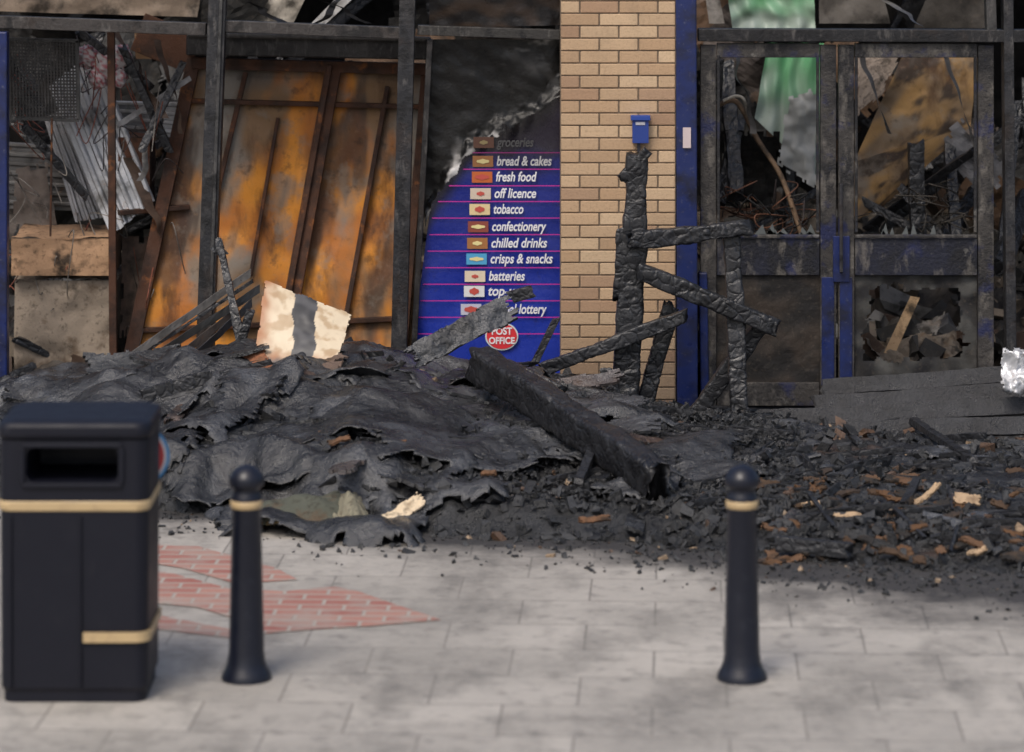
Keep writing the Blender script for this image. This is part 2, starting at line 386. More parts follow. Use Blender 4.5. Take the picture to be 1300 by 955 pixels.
# ---------------------------------------------------------------- poster
ps=empty('shop_window_sign')
CB=[(520,330),(535,292),(545,268),(556,246),(572,226),(584,206),(592,192),(606,180),(630,168),(652,158),(672,146),(692,134),(704,120),(714,106)]
PY=.07
po=MB()
def pxl(y): return tab([(95,556),(265,546),(440,524),(500,518)],y)
def pfn(u,v):
    y=95+v*(500-95); xl=pxl(y); x=xl+u*(717-xl)
    s=sm(238,182,y+14*fbm(x*.03,y*.03,2)); blue=mixc((.010,.020,.20),(.016,.038,.34),sm(250,440,y))
    c=mixc(blue,(.014,.010,.016),s*.97)
    cb=tab(CB,x); dd=y-cb
    c=mixc(c,(.010,.009,.010),sm(40,4,dd)*.94)
    p=W(x,y,PY); p.y+=.012*nz(x*.02,y*.02,0)+(-.05*sm(25,0,dd)*abs(nz(x*.05,2,2)))
    return p,c
def rb_(x,y): return 9*nz(x*.045,y*.045,4)+5*nz(x*.13,y*.13,4)
def pk(u,v):
    y=95+v*405; xl=pxl(y); x=xl+u*(717-xl)
    return y>tab(CB,x)+rb_(x,y)
po.grid(pfn,130,260,pk); po.obj('poster_sheet','poster',ps,smooth=True)
fl=MB()
def ffn(u,v):
    y=50+v*250; x=540+u*172; p=W(x,y,PY+.03)
    cb=tab(CB,x)+rb_(x,y); dd=cb-y
    q=x*.75+y*.65; r_=x*.65-y*.75
    w=fbm(q*.010+.8*nz(x*.012,y*.012,1),r_*.022,3,4)
    g=.006+.05*sm(.15,.8,w)*sm(220,60,y)
    g+=.34*sm(.05,.5,fbm(x*.016,y*.03,8))*sm(92,55,y)*sm(580,650,x)
    g+=.42*sm(5,0,dd+3*fbm(x*.05,y*.05,4))*sm(-.05,.35,nz(x*.03,y*.03,8)+.04)*sm(-7,-1,dd)*sm(690,640,x)
    g+=.28*sm(42,4,dd)*sm(.05,.5,fbm(x*.03,y*.018,15))*sm(630,580,x)
    p.y+=.022*fbm(q*.012,r_*.02,5,3)-.05*sm(20,0,dd)*(.6+.6*nz(x*.04,y*.04,2))
    return p,(g,g*.98,g*.96)
fl.grid(ffn,150,200,lambda u,v:(50+v*250)<tab(CB,540+u*172)+rb_(540+u*172,50+v*250)+4+10*max(0,nz((540+u*172)*.06,v*3,9)) ); fl.obj('melted_film','film',ps,smooth=True)
fl=MB()
quad(fl,[W(545,-20,.08),W(711,-20,.08),W(711,32,.08),W(545,36,.08)],40,14,.02,6,colfn=lambda u,v: mixc((.07,.045,.03),(.012,.010,.010),sm(-.3,.3,nz(u*5,v*3,0))))
fl.obj('melted_film_upper','film',ps,smooth=True)
ln=MB(); MG=(.50,.03,.30)
def sy(y): return sm(232,170,y)
for y in (194,215,236,256,277,298,319,340,361,382,403,424):
    c=mixc(MG,(.05,.01,.03),sy(y)); xl=max(tab([(194,600),(215,588),(236,570),(265,550),(440,526)],y),526)
    a=W(xl,y,PY-.016);b=W(714,y,PY-.016)
    ln.add([a+Vector((0,0,-.003)),b+Vector((0,0,-.003)),b+Vector((0,0,.003)),a+Vector((0,0,.003))],[(0,1,2,3)],c)
rows=[('groceries',181,631,678,(.25,.1,.06)),('bread & cakes',205,630,700,(.35,.15,.05)),('fresh food',225,629,681,(.5,.12,.03)),('off licence',246,627,680,(.6,.5,.4)),
('tobacco',266,626,664,(.7,.55,.3)),('confectionery',288,624,693,(.25,.06,.04)),('chilled drinks',309,623,694,(.35,.15,.05)),('crisps & snacks',329,622,701,(.08,.35,.6)),
('batteries',351,620,666,(.7,.6,.45)),('top-up',370,619,660,(.7,.7,.7)),('national lottery',393,615,694,(.5,.5,.6))]
mt={}
def tmat(g):
    k=round(g,2)
    if k not in mt:
        m=bpy.data.materials.new('print_white'); m.use_nodes=True; m.node_tree.nodes['Principled BSDF'].inputs['Base Color'].default_value=(.8*k,.8*k,.82*k,1); mt[k]=m
    return mt[k]
def text(name,body,px,py,wpx,size,Y,g,parent,shear=.22,align='LEFT'):
    cu=bpy.data.curves.new(name,'FONT'); cu.body=body; cu.size=size; cu.shear=shear; cu.offset=.0016; cu.align_x=align; cu.align_y='CENTER'; cu.extrude=.0006
    cu.materials.append(tmat(g)); o=bpy.data.objects.new(name,cu); scene.collection.objects.link(o)
    o.location=W(px,py,Y); o.rotation_euler=(math.pi/2,0,0); o.parent=parent
    bpy.context.view_layer.update()
    if wpx: o.scale.x=(wpx/210)/max(.01,o.dimensions.x)
    return o
for nme,y,a,b,c in rows:
    s=sy(y); c2=mixc(c,(.03,.015,.01),s*.85)
    ix=a-30
    p=W(ix,y+7,PY-.018); q=W(ix+26,y-7,PY-.018)
    ln.add([p,(q.x,p.y,p.z),q,(p.x,p.y,q.z)],[(0,1,2,3)],c2)
    c3=mixc((.75,.65,.3) if c[0]<.45 else (.5,.08,.06),(.05,.02,.01),s*.85)
    m_=W(ix+13,y,PY-.021); ra=U(.02,.045); rb2=U(.012,.025)
    ln.add([m_+Vector((math.cos(t)*ra,0,math.sin(t)*rb2*(1 if k%2 else .7))) for k,t in enumerate([2*math.pi*i/12 for i in range(12)])],[tuple(range(12))],c3)
    text('lettering',nme,a,y,b-a,.082,PY-.02,max(.06,.95*(1-s)) if y>190 else .07,ps)
ln.obj('printed_bands','plain',ps)
el=MB(); c0=W(637,427,PY-.017); vs=[c0+Vector((math.cos(t)*.1,0,math.sin(t)*.085)) for t in [2*math.pi*i/40 for i in range(40)]]
el.add(vs,[tuple(range(40))],(.6,.7,.7)); vs=[c0+Vector((math.cos(t)*.092,-.003,math.sin(t)*.077)) for t in [2*math.pi*i/40 for i in range(40)]]
el.add(vs,[tuple(range(40))],(.62,.03,.04)); el.obj('oval_logo','plain',ps)
text('lettering','POST',637,421,26,.06,PY-.023,.95,ps,0,'CENTER'); text('lettering','OFFICE',637,433,33,.055,PY-.023,.95,ps,0,'CENTER')

# ---------------------------------------------------------------- rusted shutter panel
rs=empty('rusted_steel_panel')
Yt,Yb=.75,.42
def yy(py): return lerp(Yt,Yb,(py-75)/370)
def rustcol(u,v,sd=0):
    base=mixc((.22,.13,.065),(.22,.195,.165),sm(-.1,.3,fbm(u*2.2+sd,v*1.6,3,4)))
    d=.26*fbm(u*2.6,v*1.7+sd,9,5)+.12*fbm(u*9,v*6,2,5)
    bias=.16*sm(.35,.0,abs(v-.48))+.14*sm(.4,.0,abs(v-.9))+.12*sm(.6,.1,u)-.06
    o=sm(-.02,.12,d+bias)
    c=mixc(base,mixc((.66,.26,.03),(.44,.15,.025),sm(-.3,.3,nz(u*9,v*6,1))),o*.95)
    c=mixc(c,(.05,.033,.026),sm(.18,.45,fbm(u*5,v*1.3,20,5))*.8)
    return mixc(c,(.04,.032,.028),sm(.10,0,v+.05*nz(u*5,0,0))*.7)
pa=MB(); quad(pa,[W(242,78,Yt),W(548,84,Yt),W(522,448,Yb),W(160,452,Yb)],140,150,.03,1.5,colfn=rustcol)
pa.obj('plate','rust',rs,smooth=True)
rb=MB()
def rib(a,b,w,d=.05,o=.03): rb.bar(W(a[0],a[1],yy(a[1])-o),W(b[0],b[1],yy(b[1])-o),w,d)
rib((247,72),(166,452),.085,.08); rib((424,84),(371,380),.10,.07,.045); rib((419,84),(366,380),.03,.1,.06)
rib((312,92),(272,260),.03); rib((353,150),(318,350),.022); rib((492,110),(436,420),.03); rib((540,90),(512,440),.05,.06)
rib((244,80),(546,88),.07,.07,.05); rib((238,128),(542,136),.03,.05,.035); rib((165,420),(520,404),.03,.04,.03)
rb.obj('ribs','rustrib',rs,bevel=.004)
rr=MB(); rr.bar(W(238,56,.62),W(547,62,.62),.13,.18,(.016,.014,.014)); rr.bar(W(238,44,.5),W(547,50,.5),.03,.05,(.06,.055,.05)); rr.obj('top_housing','frame',rs,bevel=.01)

# ---------------------------------------------------------------- interior clutter
ih=MB()
def ihf(u,v):
    x=-4.5+u*9.6; y=.2+v*4.1
    h=.12+.6*v+.24*fbm(x*1.2,y*1.2,3,5)+.12*nz(x*5,y*5,0)+.04*nz(x*16,y*16,3)
    if x>1: h+=.1
    k=sm(-.2,.5,fbm(x*2,y*2,8)); return Vector((x,y,max(.02,h))),mixc((.016,.015,.015),(.08,.065,.05),k*.7)
ih.grid(ihf,240,100)
for i in range(1600):
    x=U(-4.3,5);y=U(.25,4); v=(y-.2)/4.1; p,_=ihf((x+4.5)/9.6,v)
    c=random.choice([(.03,.03,.03),(.1,.08,.06),(.16,.13,.1),(.05,.03,.02),(.15,.15,.15),(.02,.02,.02),(.02,.02,.02)])
    ih.chunk((p.x,p.y,p.z+.02),U(.03,.13),c)
ih.obj('interior_rubble','sheet',None)
it=MB()
for i in range(70):
    x=U(-4,4.8);y=U(1.2,4.1);z=U(.3,1.4); an=U(-1.4,1.4); l=U(.6,1.9)
    it.timber((x,y,z),(x+l*math.sin(an),y+U(-.5,.5),z+l*abs(math.cos(an))),U(.03,.08),U(.03,.1),seg=.05,nside=3)
for a,b,w in (((922,80),(935,250),.09),((912,75),(900,290),.07),((940,150),(912,260),.08),((1163,183),(1168,320),.10),((1100,290),(1240,190),.05),((1205,170),(1215,330),.07),
              ((1085,250),(1160,290),.06),((1145,240),(1200,310),.06),((1290,130),(1272,330),.06),((1300,255),(1268,340),.12),((1240,240),(1180,330),.08),((940,300),(1040,240),.04)):
    it.timber(W(*a,.9+U(-.3,.5)),W(*b,.7+U(-.2,.2)),w,w,seg=.03,nside=4)
for a,b in (((20,430),(110,470)),((10,480),(90,440)),((155,60),(215,190)),((100,40),(190,110)),((180,190),(232,80)),((30,160),(110,250))):
    it.timber(W(*a,.35),W(*b,.5),.05,.06,seg=.03,nside=3)
it.obj('interior_charred_timbers','timber',None)
lp=MB()
for i in range(75):
    x=U(-4,4.8); y=U(1.0,4.0); z=U(.4,2.3); w_=U(.2,.8); h_=U(.15,.7); an=U(-.9,.9); tl=U(-.5,.5)
    if -1.9<x<-.5 and y<1.3: continue
    c=random.choice([(.05,.05,.05),(.12,.10,.09),(.18,.18,.19),(.12,.07,.04),(.03,.03,.03),(.03,.03,.03),(.02,.02,.02)])
    a=Vector((math.cos(an),tl*.5,math.sin(an))); b=Vector((-math.sin(an),tl,math.cos(an)))
    p=Vector((x,y,z)); quad(lp,[p,p+a*w_,p+a*w_+b*h_,p+b*h_],16,14,.06,3,c,rag=.12)
# twisted hanging strips in the left bay and over the transoms
for (ax,ay,bx,by,w_) in ((150,40,205,150,14),(200,50,236,170,9),(160,200,205,300,16),(20,50,60,150,10),(215,110,175,230,8),(300,-10,360,32,12),(380,-14,470,30,8),(440,-10,400,34,10),(930,60,960,170,9),(1090,62,1130,170,8),(1110,-10,1170,34,9),(1200,70,1240,190,7)):
    c=random.choice([(.03,.03,.032),(.16,.155,.15),(.08,.05,.035),(.24,.235,.23)]); sd_=R()*30
    A_=W(ax,ay,.55);B_=W(bx,by,.4); w2=w_/210
    def tf_(u,v,A_=A_,B_=B_,w2=w2,c=c,sd_=sd_):
        p=A_.lerp(B_,v); an=2.2*v+sd_; return p+Vector((math.cos(an),math.sin(an),0))*w2*(u-.5)+Vector((.05*nz(v*4,sd_,0),.05*nz(v*4,sd_,3),0)),c
    lp.grid(tf_,4,30)
lp.obj('torn_panel_debris','sheet',None)

cz=MB()
quad(cz,[W(62,110,.75),W(122,62,.75),W(196,255,.5),W(140,300,.5)],60,12,.03,2,(.46,.47,.49),corr=5,camp=.014)
quad(cz,[W(132,166,.9),W(130,128,.9),W(225,130,.7),W(228,176,.7)],40,12,.03,2,(.45,.46,.48),corr=4,camp=.012)
quad(cz,[W(56,150,1.0),W(80,140,1.0),W(136,275,.8),W(95,282,.8)],40,10,.03,2,(.25,.25,.26),corr=4,camp=.012)
cz.obj('corrugated_metal_sheet','zinc',None)
cz=MB()
quad(cz,[W(10,265,1.1),W(10,180,1.1),W(140,190,1.1),W(150,270,1.1)],60,12,.02,2,(.20,.195,.19),corr=7,camp=.01)
cz.obj('slatted_shutter','zinc',None)
gr=MB()
for i in range(22): gr.bar(W(12+i*4,50,.3),W(14+i*4,150,.3),.010,.006,(.025,.023,.022))
for i in range(24): gr.bar(W(10,50+i*4.3,.305),W(99,54+i*4.1,.305),.010,.006,(.025,.023,.022))
gr.bar(W(10,50,.3),W(100,52,.3),.02,.02,(.03,.03,.03)); gr.bar(W(98,52,.3),W(100,152,.3),.02,.02,(.03,.03,.03)); gr.bar(W(8,150,.3),W(100,153,.3),.02,.02,(.03,.03,.03))
gr.obj('wire_mesh_grille','frame',None)
def rbox(name,a,b,Y0,Y1,col,m='wood',amp=.02):
    b_=MB(); p=W(a[0],b[1],Y0);q=W(b[0],a[1],Y0)
    quad(b_,[(p.x,Y0,p.z),(q.x,Y0,p.z),(q.x,Y0,q.z),(p.x,Y0,q.z)],30,20,amp,4,col)
    quad(b_,[(p.x,Y0,q.z),(q.x,Y0,q.z),(q.x,Y1,q.z+.02),(p.x,Y1,q.z+.02)],30,20,amp,4,col)
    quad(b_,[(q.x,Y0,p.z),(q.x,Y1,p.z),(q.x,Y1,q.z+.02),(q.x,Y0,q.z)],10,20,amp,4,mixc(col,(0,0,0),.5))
    return b_.obj(name,m,None,smooth=True)
rbox('burnt_freezer_lid',(14,303),(142,350),.32,.9,(.40,.25,.15))
rbox('burnt_chest_freezer',(18,356),(147,475),.38,.95,(.28,.23,.18),amp=.035)
rbox('burnt_cabinet',(150,175),(190,260),.6,.9,(.13,.06,.04))
rm=MB(); rm.bar(W(141,30,.2),W(144,470,.2),.045,.05); rm.bar(W(66,150,.25),W(64,300,.25),.012,.012)
rm.bar(W(150,270,.5),W(240,262,.6),.03,.1)
rm.bar(W(175,40,.9),W(248,70,.9),.25,.02); rm.obj('rusted_mullion','rustrib',None,bevel=.003)
bg=MB()
for (x,y,r) in ((112,72,.07),(135,82,.09),(152,72,.07),(126,98,.07),(150,98,.06)):
    c0=W(x,y,.45)
    def bf(u,v,c0=c0,r=r):
        th=u*2*math.pi; ph=v*math.pi; d=Vector((math.sin(ph)*math.cos(th),math.sin(ph)*math.sin(th),math.cos(ph)))
        q=c0+d*r*(1+.35*fbm(d.x*2+c0.x*9,d.y*2,d.z*2)); k=nz(q.x*60,q.y*60,q.z*60)
        return q,((.5,.46,.46) if k>-.1 else (.4,.12,.14))
    bg.grid(bf,30,20)
bg.obj('plastic_packaging','plain',None,smooth=True)
sc=MB()
quad(sc,[W(292,28,.9),W(372,30,.9),W(390,-6,.9),W(300,-10,.9)],20,10,.05,6,(.50,.46,.40))
quad(sc,[W(395,30,.7),W(412,32,.7),W(455,-8,.7),W(432,-8,.7)],8,12,.03,6,(.6,.6,.6))
quad(sc,[W(-20,14,.9),W(250,22,.9),W(255,-10,.9),W(-20,-20,.9)],40,8,.04,4,(.28,.22,.17))
quad(sc,[W(172,75,1.2),W(248,75,1.2),W(250,30,1.2),W(170,28,1.2)],20,10,.03,4,(.22,.13,.07))
quad(sc,[W(148,165,.6),W(150,155,.6),W(240,96,.5),W(243,102,.5)],14,3,.01,4,(.35,.35,.36))
quad(sc,[W(205,150,.8),W(212,145,.8),W(160,70,.8),W(150,75,.8)],14,3,.01,4,(.3,.3,.31))
quad(sc,[W(20,215,.9),W(60,205,.9),W(75,300,.9),W(15,290,.9)],14,13,.05,4,(.18,.15,.13),rag=.1)
quad(sc,[W(155,300,.7),W(205,300,.7),W(190,420,.6),W(152,430,.6)],14,13,.05,4,(.12,.08,.06),rag=.1)
quad(sc,[W(900,30,1.2),W(920,30,1.2),W(912,-10,1.2),W(895,-10,1.2)],8,8,.03,4,(.3,.28,.26))
quad(sc,[W(1040,30,1.),W(1130,30,1.),W(1120,-10,1.),W(1040,-10,1.)],20,8,.03,4,(.12,.11,.10))
quad(sc,[W(1160,36,1.4),W(1255,36,1.4),W(1255,-10,1.4),W(1180,-10,1.4)],20,8,.03,4,(.05,.045,.04))
sc.obj('hanging_ceiling_scraps','sheet',None,smooth=True)
gs=MB()
def gcol(u,v): return mixc((.12,.38,.17),(.38,.46,.41),sm(0,1.,v+.4*nz(u*4,v*3,0)))
def gq(P):
    P=[Vector(p) for p in P]
    def fn(u,v):
        p=P[0].lerp(P[1],u).lerp(P[3].lerp(P[2],u),v); p.y+=.016*math.sin(u*22+2*nz(v*2,0,0))+.04*nz(u*5,v*3,0); return p,gcol(u,v)
    gs.grid(fn,60,40)
gq([W(975,55,1.0),W(1046,55,1.0),W(1040,228,.9),W(958,150,.9)])
gq([W(922,-20,1.1),W(1032,-20,1.1),W(1036,40,1.05),W(930,38,1.05)])
gs.obj('green_plastic_sheeting','plain',None,smooth=True)
gs=MB(); quad(gs,[W(1000,120,.85),W(1040,110,.85),W(1036,245,.8),W(985,215,.8)],20,30,.06,6,(.34,.35,.34),rag=.12); gs.obj('torn_plastic_sheet','plain',None,smooth=True)
ob=MB()
def obc(u,v): return mixc(mixc((.30,.18,.07),(.18,.125,.075),sm(-.2,.3,nz(u*3,v*3,4))),(.05,.035,.025),sm(.1,.5,fbm(u*3,v*3,6)))
quad(ob,[W(1085,205,.9),W(1150,60,1.2),W(1246,60,1.2),W(1232,160,1.1)],50,40,.03,3,colfn=obc)
quad(ob,[W(1083,280,.8),W(1085,205,.9),W(1232,160,1.1),W(1115,268,.9)],50,40,.03,3,colfn=obc)
ob.obj('fallen_ceiling_board','rust',None,smooth=True)
ob=MB(); quad(ob,[W(1086,150,.8),W(1083,75,.9),W(1150,62,1.0),W(1120,120,.9)],14,14,.03,4,(.34,.28,.23),rag=.1)
quad(ob,[W(1122,448,.4),W(1136,450,.4),W(1168,378,.6),W(1156,376,.6)],8,14,.01,4,(.36,.25,.15))
quad(ob,[W(1095,420,.5),W(1225,430,.6),W(1215,470,.3),W(1100,475,.3)],24,14,.12,5,(.14,.12,.10),rag=.15)
quad(ob,[W(1160,410,.7),W(1200,395,.8),W(1190,425,.6),W(1165,430,.6)],24,14,.05,5,(.16,.15,.14),rag=.15)
ob.obj('broken_board_pieces','wood',None)
wi=MB()
def spline(pts,n=30):
    out=[]
    for i in range(n+1):
        t=i/n*(len(pts)-1); k=min(int(t),len(pts)-2); f=t-k
        p0=pts[max(k-1,0)];p1=pts[k];p2=pts[k+1];p3=pts[min(k+2,len(pts)-1)]
        out.append(.5*((2*p1)+(p2-p0)*f+(2*p0-5*p1+4*p2-p3)*f*f+(3*p1-p0-3*p2+p3)*f**3))
    return out
wi.tube(spline([W(903,140,.5),W(925,128,.5),W(940,135,.5),W(962,178,.5),W(992,225,.45),W(1018,300,.4)]),.017,(.2,.13,.08))
wi.tube(spline([W(918,128,.45),W(935,122,.45),W(945,128,.45),W(950,150,.5)]),.01,(.55,.5,.42))
for i in range(26):
    x=U(925,1030);y=U(235,300)
    wi.tube(spline([W(x+U(-30,30),y+U(-20,20),U(.3,.8)) for _ in range(5)],24),.0045,random.choice([(.16,.07,.04),(.05,.04,.04),(.02,.02,.02)]),4)
for i in range(40):
    x=U(10,240);y=U(60,460)
    wi.tube(spline([W(x+U(-25,25),y+U(-50,50),U(.2,.8)) for _ in range(4)],20),.0035,random.choice([(.25,.08,.05),(.05,.04,.04),(.2,.18,.16)]),4)
for i in range(14):
    x=U(1095,1230);y=U(230,290)
    wi.tube(spline([W(x+U(-30,30),y+U(-20,20),U(.3,.8)) for _ in range(5)],24),.0045,(.03,.025,.02),4)
wi.obj('burnt_wiring','sheet',None,smooth=True)

# ---------------------------------------------------------------- debris heap
hp=empty('burnt_debris_heap')
h=MB(); NX,NY=430,265
def hf(u,v):
    x=-3.9+u*8.4; y=-5.3+v*5.18
    z=H(x,y); k=nz(x*3,y*3,11); g=.013+.010*k
    br=sm(.2,.55,fbm(x*2.3+5,y*2.6,4,3))*sm(.8,2.2,x)*.5
    c=mixc((g*.95,g,g*1.08),(.09,.05,.03),br)
    return Vector((x,y,z)),c
h.grid(hf,NX,NY); h.obj('heap_body','char',hp,smooth=False)
ft=MB()
def felt(cx,cy,a,b,th,sd,lift=.03,fold=.05,col=None,curl=.1,rag=.2,n=44,micro=1.):
    c_=math.cos(th);s_=math.sin(th); g=U(.009,.036); col=col or (g*.93,g*.98,g*1.10)
    tz=U(-.06,.06); tw=U(-.04,.04)
    CR=[(U(0,3.14),U(1.2,4.5),U(0,2)) for _ in range(4)]
    def fn(u,v):
        lx=(u-.5)*a; ly=(v-.5)*b
        lx+=.04*nz(lx*5,ly*5,sd); x=cx+lx*c_-ly*s_; y=cy+lx*s_+ly*c_
        e=min(u,1-u,v,1-v)
        wx=.06*nz(lx*3,ly*3,sd+8); z=0
        for (an,f,ph) in CR: z+=fold*(1.6/f)*(abs((((lx+wx)*math.cos(an)+(ly+wx)*math.sin(an))*f+ph)%2-1)-.5)
        z+=max(Hlow(x,y),0.0)+lift+curl*max(0,nz(x*2+sd,y*2,1))*sm(.2,0,e)+tz*(u-.5)+tw*(v-.5)+micro*(.006*nz(x*25,y*25,sd)+.014*nz(x*8,y*8,sd))
        z+=micro*.026*(1-2*abs(nz(lx*5+sd,ly*5,sd+3)))
        z-=.035*sm(.10,0,e)
        return Vector((x,y,z)),col
    def keep(u,v):
        e=min(u,1-u,v,1-v)
        return e>rag*(.25+.6*nz(u*2+sd,v*2,sd)+.4*nz(u*9+sd,v*9,2)+.2*nz(u*30,v*30,sd))
    ft.grid(fn,n,n,keep)
for i in range(80):
    x=U(-3.4,3.6); yf=tab(YF,x); y=U(yf+.3,-.5 if x<.5 else -1.3)
    big=x<.9
    sc_=U(.7,1.5) if big else U(.35,.9)
    felt(x,y,sc_,sc_*U(.45,.8),U(-.6,.6)+ (0 if R()<.6 else 1.4),i*3.7,lift=U(.0,.04) if big else U(-.01,.015),fold=U(.06,.12) if big else U(.02,.05),curl=U(.04,.12) if big else .03,n=46 if big else 34)
for k,(x,y,a,b,th,lf,fo) in enumerate(((-1.9,-1.9,1.4,1.0,-.5,.07,.10),(-.95,-2.35,1.5,.95,-.15,.09,.09),(-.15,-2.6,1.35,.9,.2,.07,.06),(-1.3,-1.5,1.2,.8,.3,.03,.09),(.6,-2.5,1.2,.9,-.2,.05,.05),(-1.3,-2.75,1.1,.7,.1,.08,.10),(-.35,-1.8,1.1,.7,-.3,.04,.05),(.25,-1.9,.9,.6,.1,.03,.04))):
    felt(x,y,a,b,th,401+k,lf,fo,n=72,micro=.55,rag=.14,curl=.12)
ft.obj('roofing_felt_layers','felt',hp,smooth=True,solid=.007)
sl_=MB()
for i in range(85):
    x=U(-3.0,3.6); yf=tab(YF,x); y=U(yf+.2,-.8 if x<.5 else -1.5)
    big=x<.9
    L_=U(.2,.7) if big else U(.12,.4); w_=L_*U(.15,.45); an=U(-.5,.5) + (0 if R()<.7 else 1.3)
    a=Vector((math.cos(an),math.sin(an),U(-.3,.3))).normalized(); nrm=Vector((U(-.35,.35),U(-.7,.1),1)).normalized()
    b=nrm.cross(a).normalized(); p=Vector((x,y,max(Hlow(x,y),0)+(U(.02,.10) if big else U(.01,.04))))-a*L_/2-b*w_/2
    g=U(.010,.036); c=(g*.95,g,g*1.06)
    if R()<.12: c=(.07,.04,.025)
    quad(sl_,[p,p+a*L_,p+a*L_+b*w_,p+b*w_],int(L_/.02)+4,int(w_/.02)+4,.02,4,c,rag=.12)
sl_.obj('charred_decking_slabs','felt',hp,solid=.02)
cb=MB()
for i in range(16000):
    x=U(-3.6,4.4)
    if x<.6 and R()<.5: continue
    yf=tab(YF,x)+.28*fbm(x*1.3,3.,0,3); q=R()
    y= yf+ (U(-.05,.9) if q<.5 else U(.3,3.5)) if q<.87 else yf-abs(random.gauss(0,.34))
    if y>-.15: continue
    z=max(H(x,y)+(.03*R() if y>yf+.2 else 0),0)+.004; r=.005+.035*R()**4*(1.3 if y>yf else .5)
    g=U(.010,.036); c=(g*.96,g,g*1.06)
    k=R()
    if k<.010: c=(.38,.27,.17)
    elif k<.04: c=(.11,.062,.035)
    cb.chunk((x,y,z),r,c)
# grit lying on the felt sheets of the right-hand slope
for i in range(2500):
    x=U(-.3,1.6); yf=tab(YF,x); y=U(yf+.3,-1.0); g=U(.010,.03)
    cb.chunk((x,y,max(Hlow(x,y),0)+U(.04,.085)),.004+.018*R()**3,(g*.96,g,g*1.06))
cb.obj('charcoal_crumbs','char',hp)
sk=MB()
for i in range(200):
    x=U(-3.4,3.8); yf=tab(YF,x); y=U(yf+.1,-.3 if x<.6 else -1); z=max(H(x,y),0)+.03; th=U(-.7,.7)+(0 if R()<.8 else 1.3); l=U(.08,.45)
    x2=x+l*math.cos(th); y2=y+l*math.sin(th); z2=max(H(x2,y2),0)+.03+U(0,.06)
    sk.timber((x,y,z),(x2,y2,z2),U(.012,.045),U(.006,.03),seg=.025,nside=2,amp=.004,rag=.02)
sk.obj('charred_splinters','timber',hp)
pw=MB()
def piece(px,py,l,w,th,col,lift=.05,tilt=.5,rag=.16):
    c=surf(px,py,lift); d=Vector((math.cos(th),math.sin(th)*.6,math.sin(th)*.6)).normalized()
    up=Vector((U(-.3,.3),-tilt,.8)).normalized(); b=up.cross(d).normalized()
    p=c-d*l/2-b*w/2
    quad(pw,[p,p+d*l,p+d*l+b*w,p+b*w],int(l/.008)+3,int(w/.008)+3,.02,8,col,rag=rag)
CR=(.66,.54,.38)
piece(507,652,.30,.085,.75,CR,.07,.9,.1); piece(442,668,.18,.07,.35,(.66,.60,.50),.03); piece(364,660,.30,.05,.05,(.5,.38,.22),.05,1.2,.1)
for p in ((1175,628,.20,.035,.7),(1228,634,.14,.07,-.1),(1075,655,.15,.03,-.2),(1030,640,.10,.03,.2),(1240,700,.1,.03,.3)):
    piece(*p,(.42,.30,.19),.03)
for i in range(80):
    px=U(960,1300); py=U(595,715); piece(px,py,U(.04,.2),U(.02,.08),U(-.5,.5),random.choice([(.11,.06,.032),(.07,.045,.03),(.13,.075,.045),(.045,.035,.03),(.03,.028,.027)]),.012,.3,.25)
for p in ((500,565,.14,.03,.2),(430,560,.12,.04,.3),(755,660,.16,.03,.1),(620,602,.08,.04,.1)): piece(*p,(.15,.08,.045),.06)
pw.obj('unburnt_wood_pieces','wood',hp,solid=.012)
gf=MB()
def gfelt(cx,cy,a,b,th,sd,col):
    def fn(u,v):
        x=cx+(u-.5)*a*math.cos(th)-(v-.5)*b*math.sin(th); y=cy+(u-.5)*a*math.sin(th)+(v-.5)*b*math.cos(th)
        z=.04+max(0,Hlow(x,y)*.7)+.15*math.sin(v*math.pi)*(.7+.4*nz(u*3,v*2,sd))*math.sin(min(1,u*1.1)*math.pi)**.4+.015*nz(u*9,v*9,sd)
        return Vector((x,y,z)),col
    gf.grid(fn,40,24,lambda u,v:min(u,1-u,v,1-v)>.05*(.5+nz(u*6+sd,v*6,1)))
g=G(388,672); gfelt(g.x,g.y+.08,.52,.34,-.08,3,(.085,.09,.072)); g=G(443,676); gfelt(g.x,g.y+.10,.2,.34,.2,9,(.22,.205,.15))
gf.obj('rolled_roofing_felt','wood',hp,smooth=True,solid=.008)

# ---------------------------------------------------------------- named timbers
tf=MB(); Y=-.85
for a,b,w,d,ya,yb in (((811,196),(792,512),.14,.12,Y,Y),((797,305),(948,289),.10,.08,Y-.08,Y),((812,346),(986,417),.10,.08,Y-.1,Y-.05),((686,470),(868,402),.075,.06,Y-.1,Y-.1),
     ((818,515),(852,388),.10,.08,Y+.1,Y+.1),((928,295),(940,528),.10,.08,Y+.05,Y-.1),((882,528),(972,405),.10,.08,Y+.12,Y+.05),((770,470),(783,505),.07,.05,Y-.1,Y-.1),
     ((790,226),(822,190),.06,.06,Y-.02,Y-.02),((795,290),(796,380),.15,.06,Y-.03,Y-.03)):
    tf.timber(W(*a,ya),W(*b,yb),w,d,seg=.010,amp=.010,rag=.06,nside=8,wob=.25)
tf.obj('charred_timber_frame','timber',None,smooth=True)
bm=MB()
pA=surf(608,462,.24); pB=surf(838,612,.13)
bm.timber(pA,pB,.19,.13,seg=.012,amp=.010,rag=.08,nside=8,roll=.35,col=(.010,.010,.012)); bm.obj('charred_roof_beam','timber',None,smooth=True)
bm=MB(); bm.timber(surf(640,468,.16),surf(712,500,.12),.10,.05,seg=.012,rag=.05,nside=6); bm.obj('charred_joist','timber',None,smooth=True)
pk_=MB(); quad(pk_,[W(508,445,-1.45),W(645,372,-1.2),W(665,402,-1.25),W(530,468,-1.5)],60,22,.03,6,(.035,.037,.04),rag=.13)
pk_.obj('charred_board','felt',None,solid=.02)
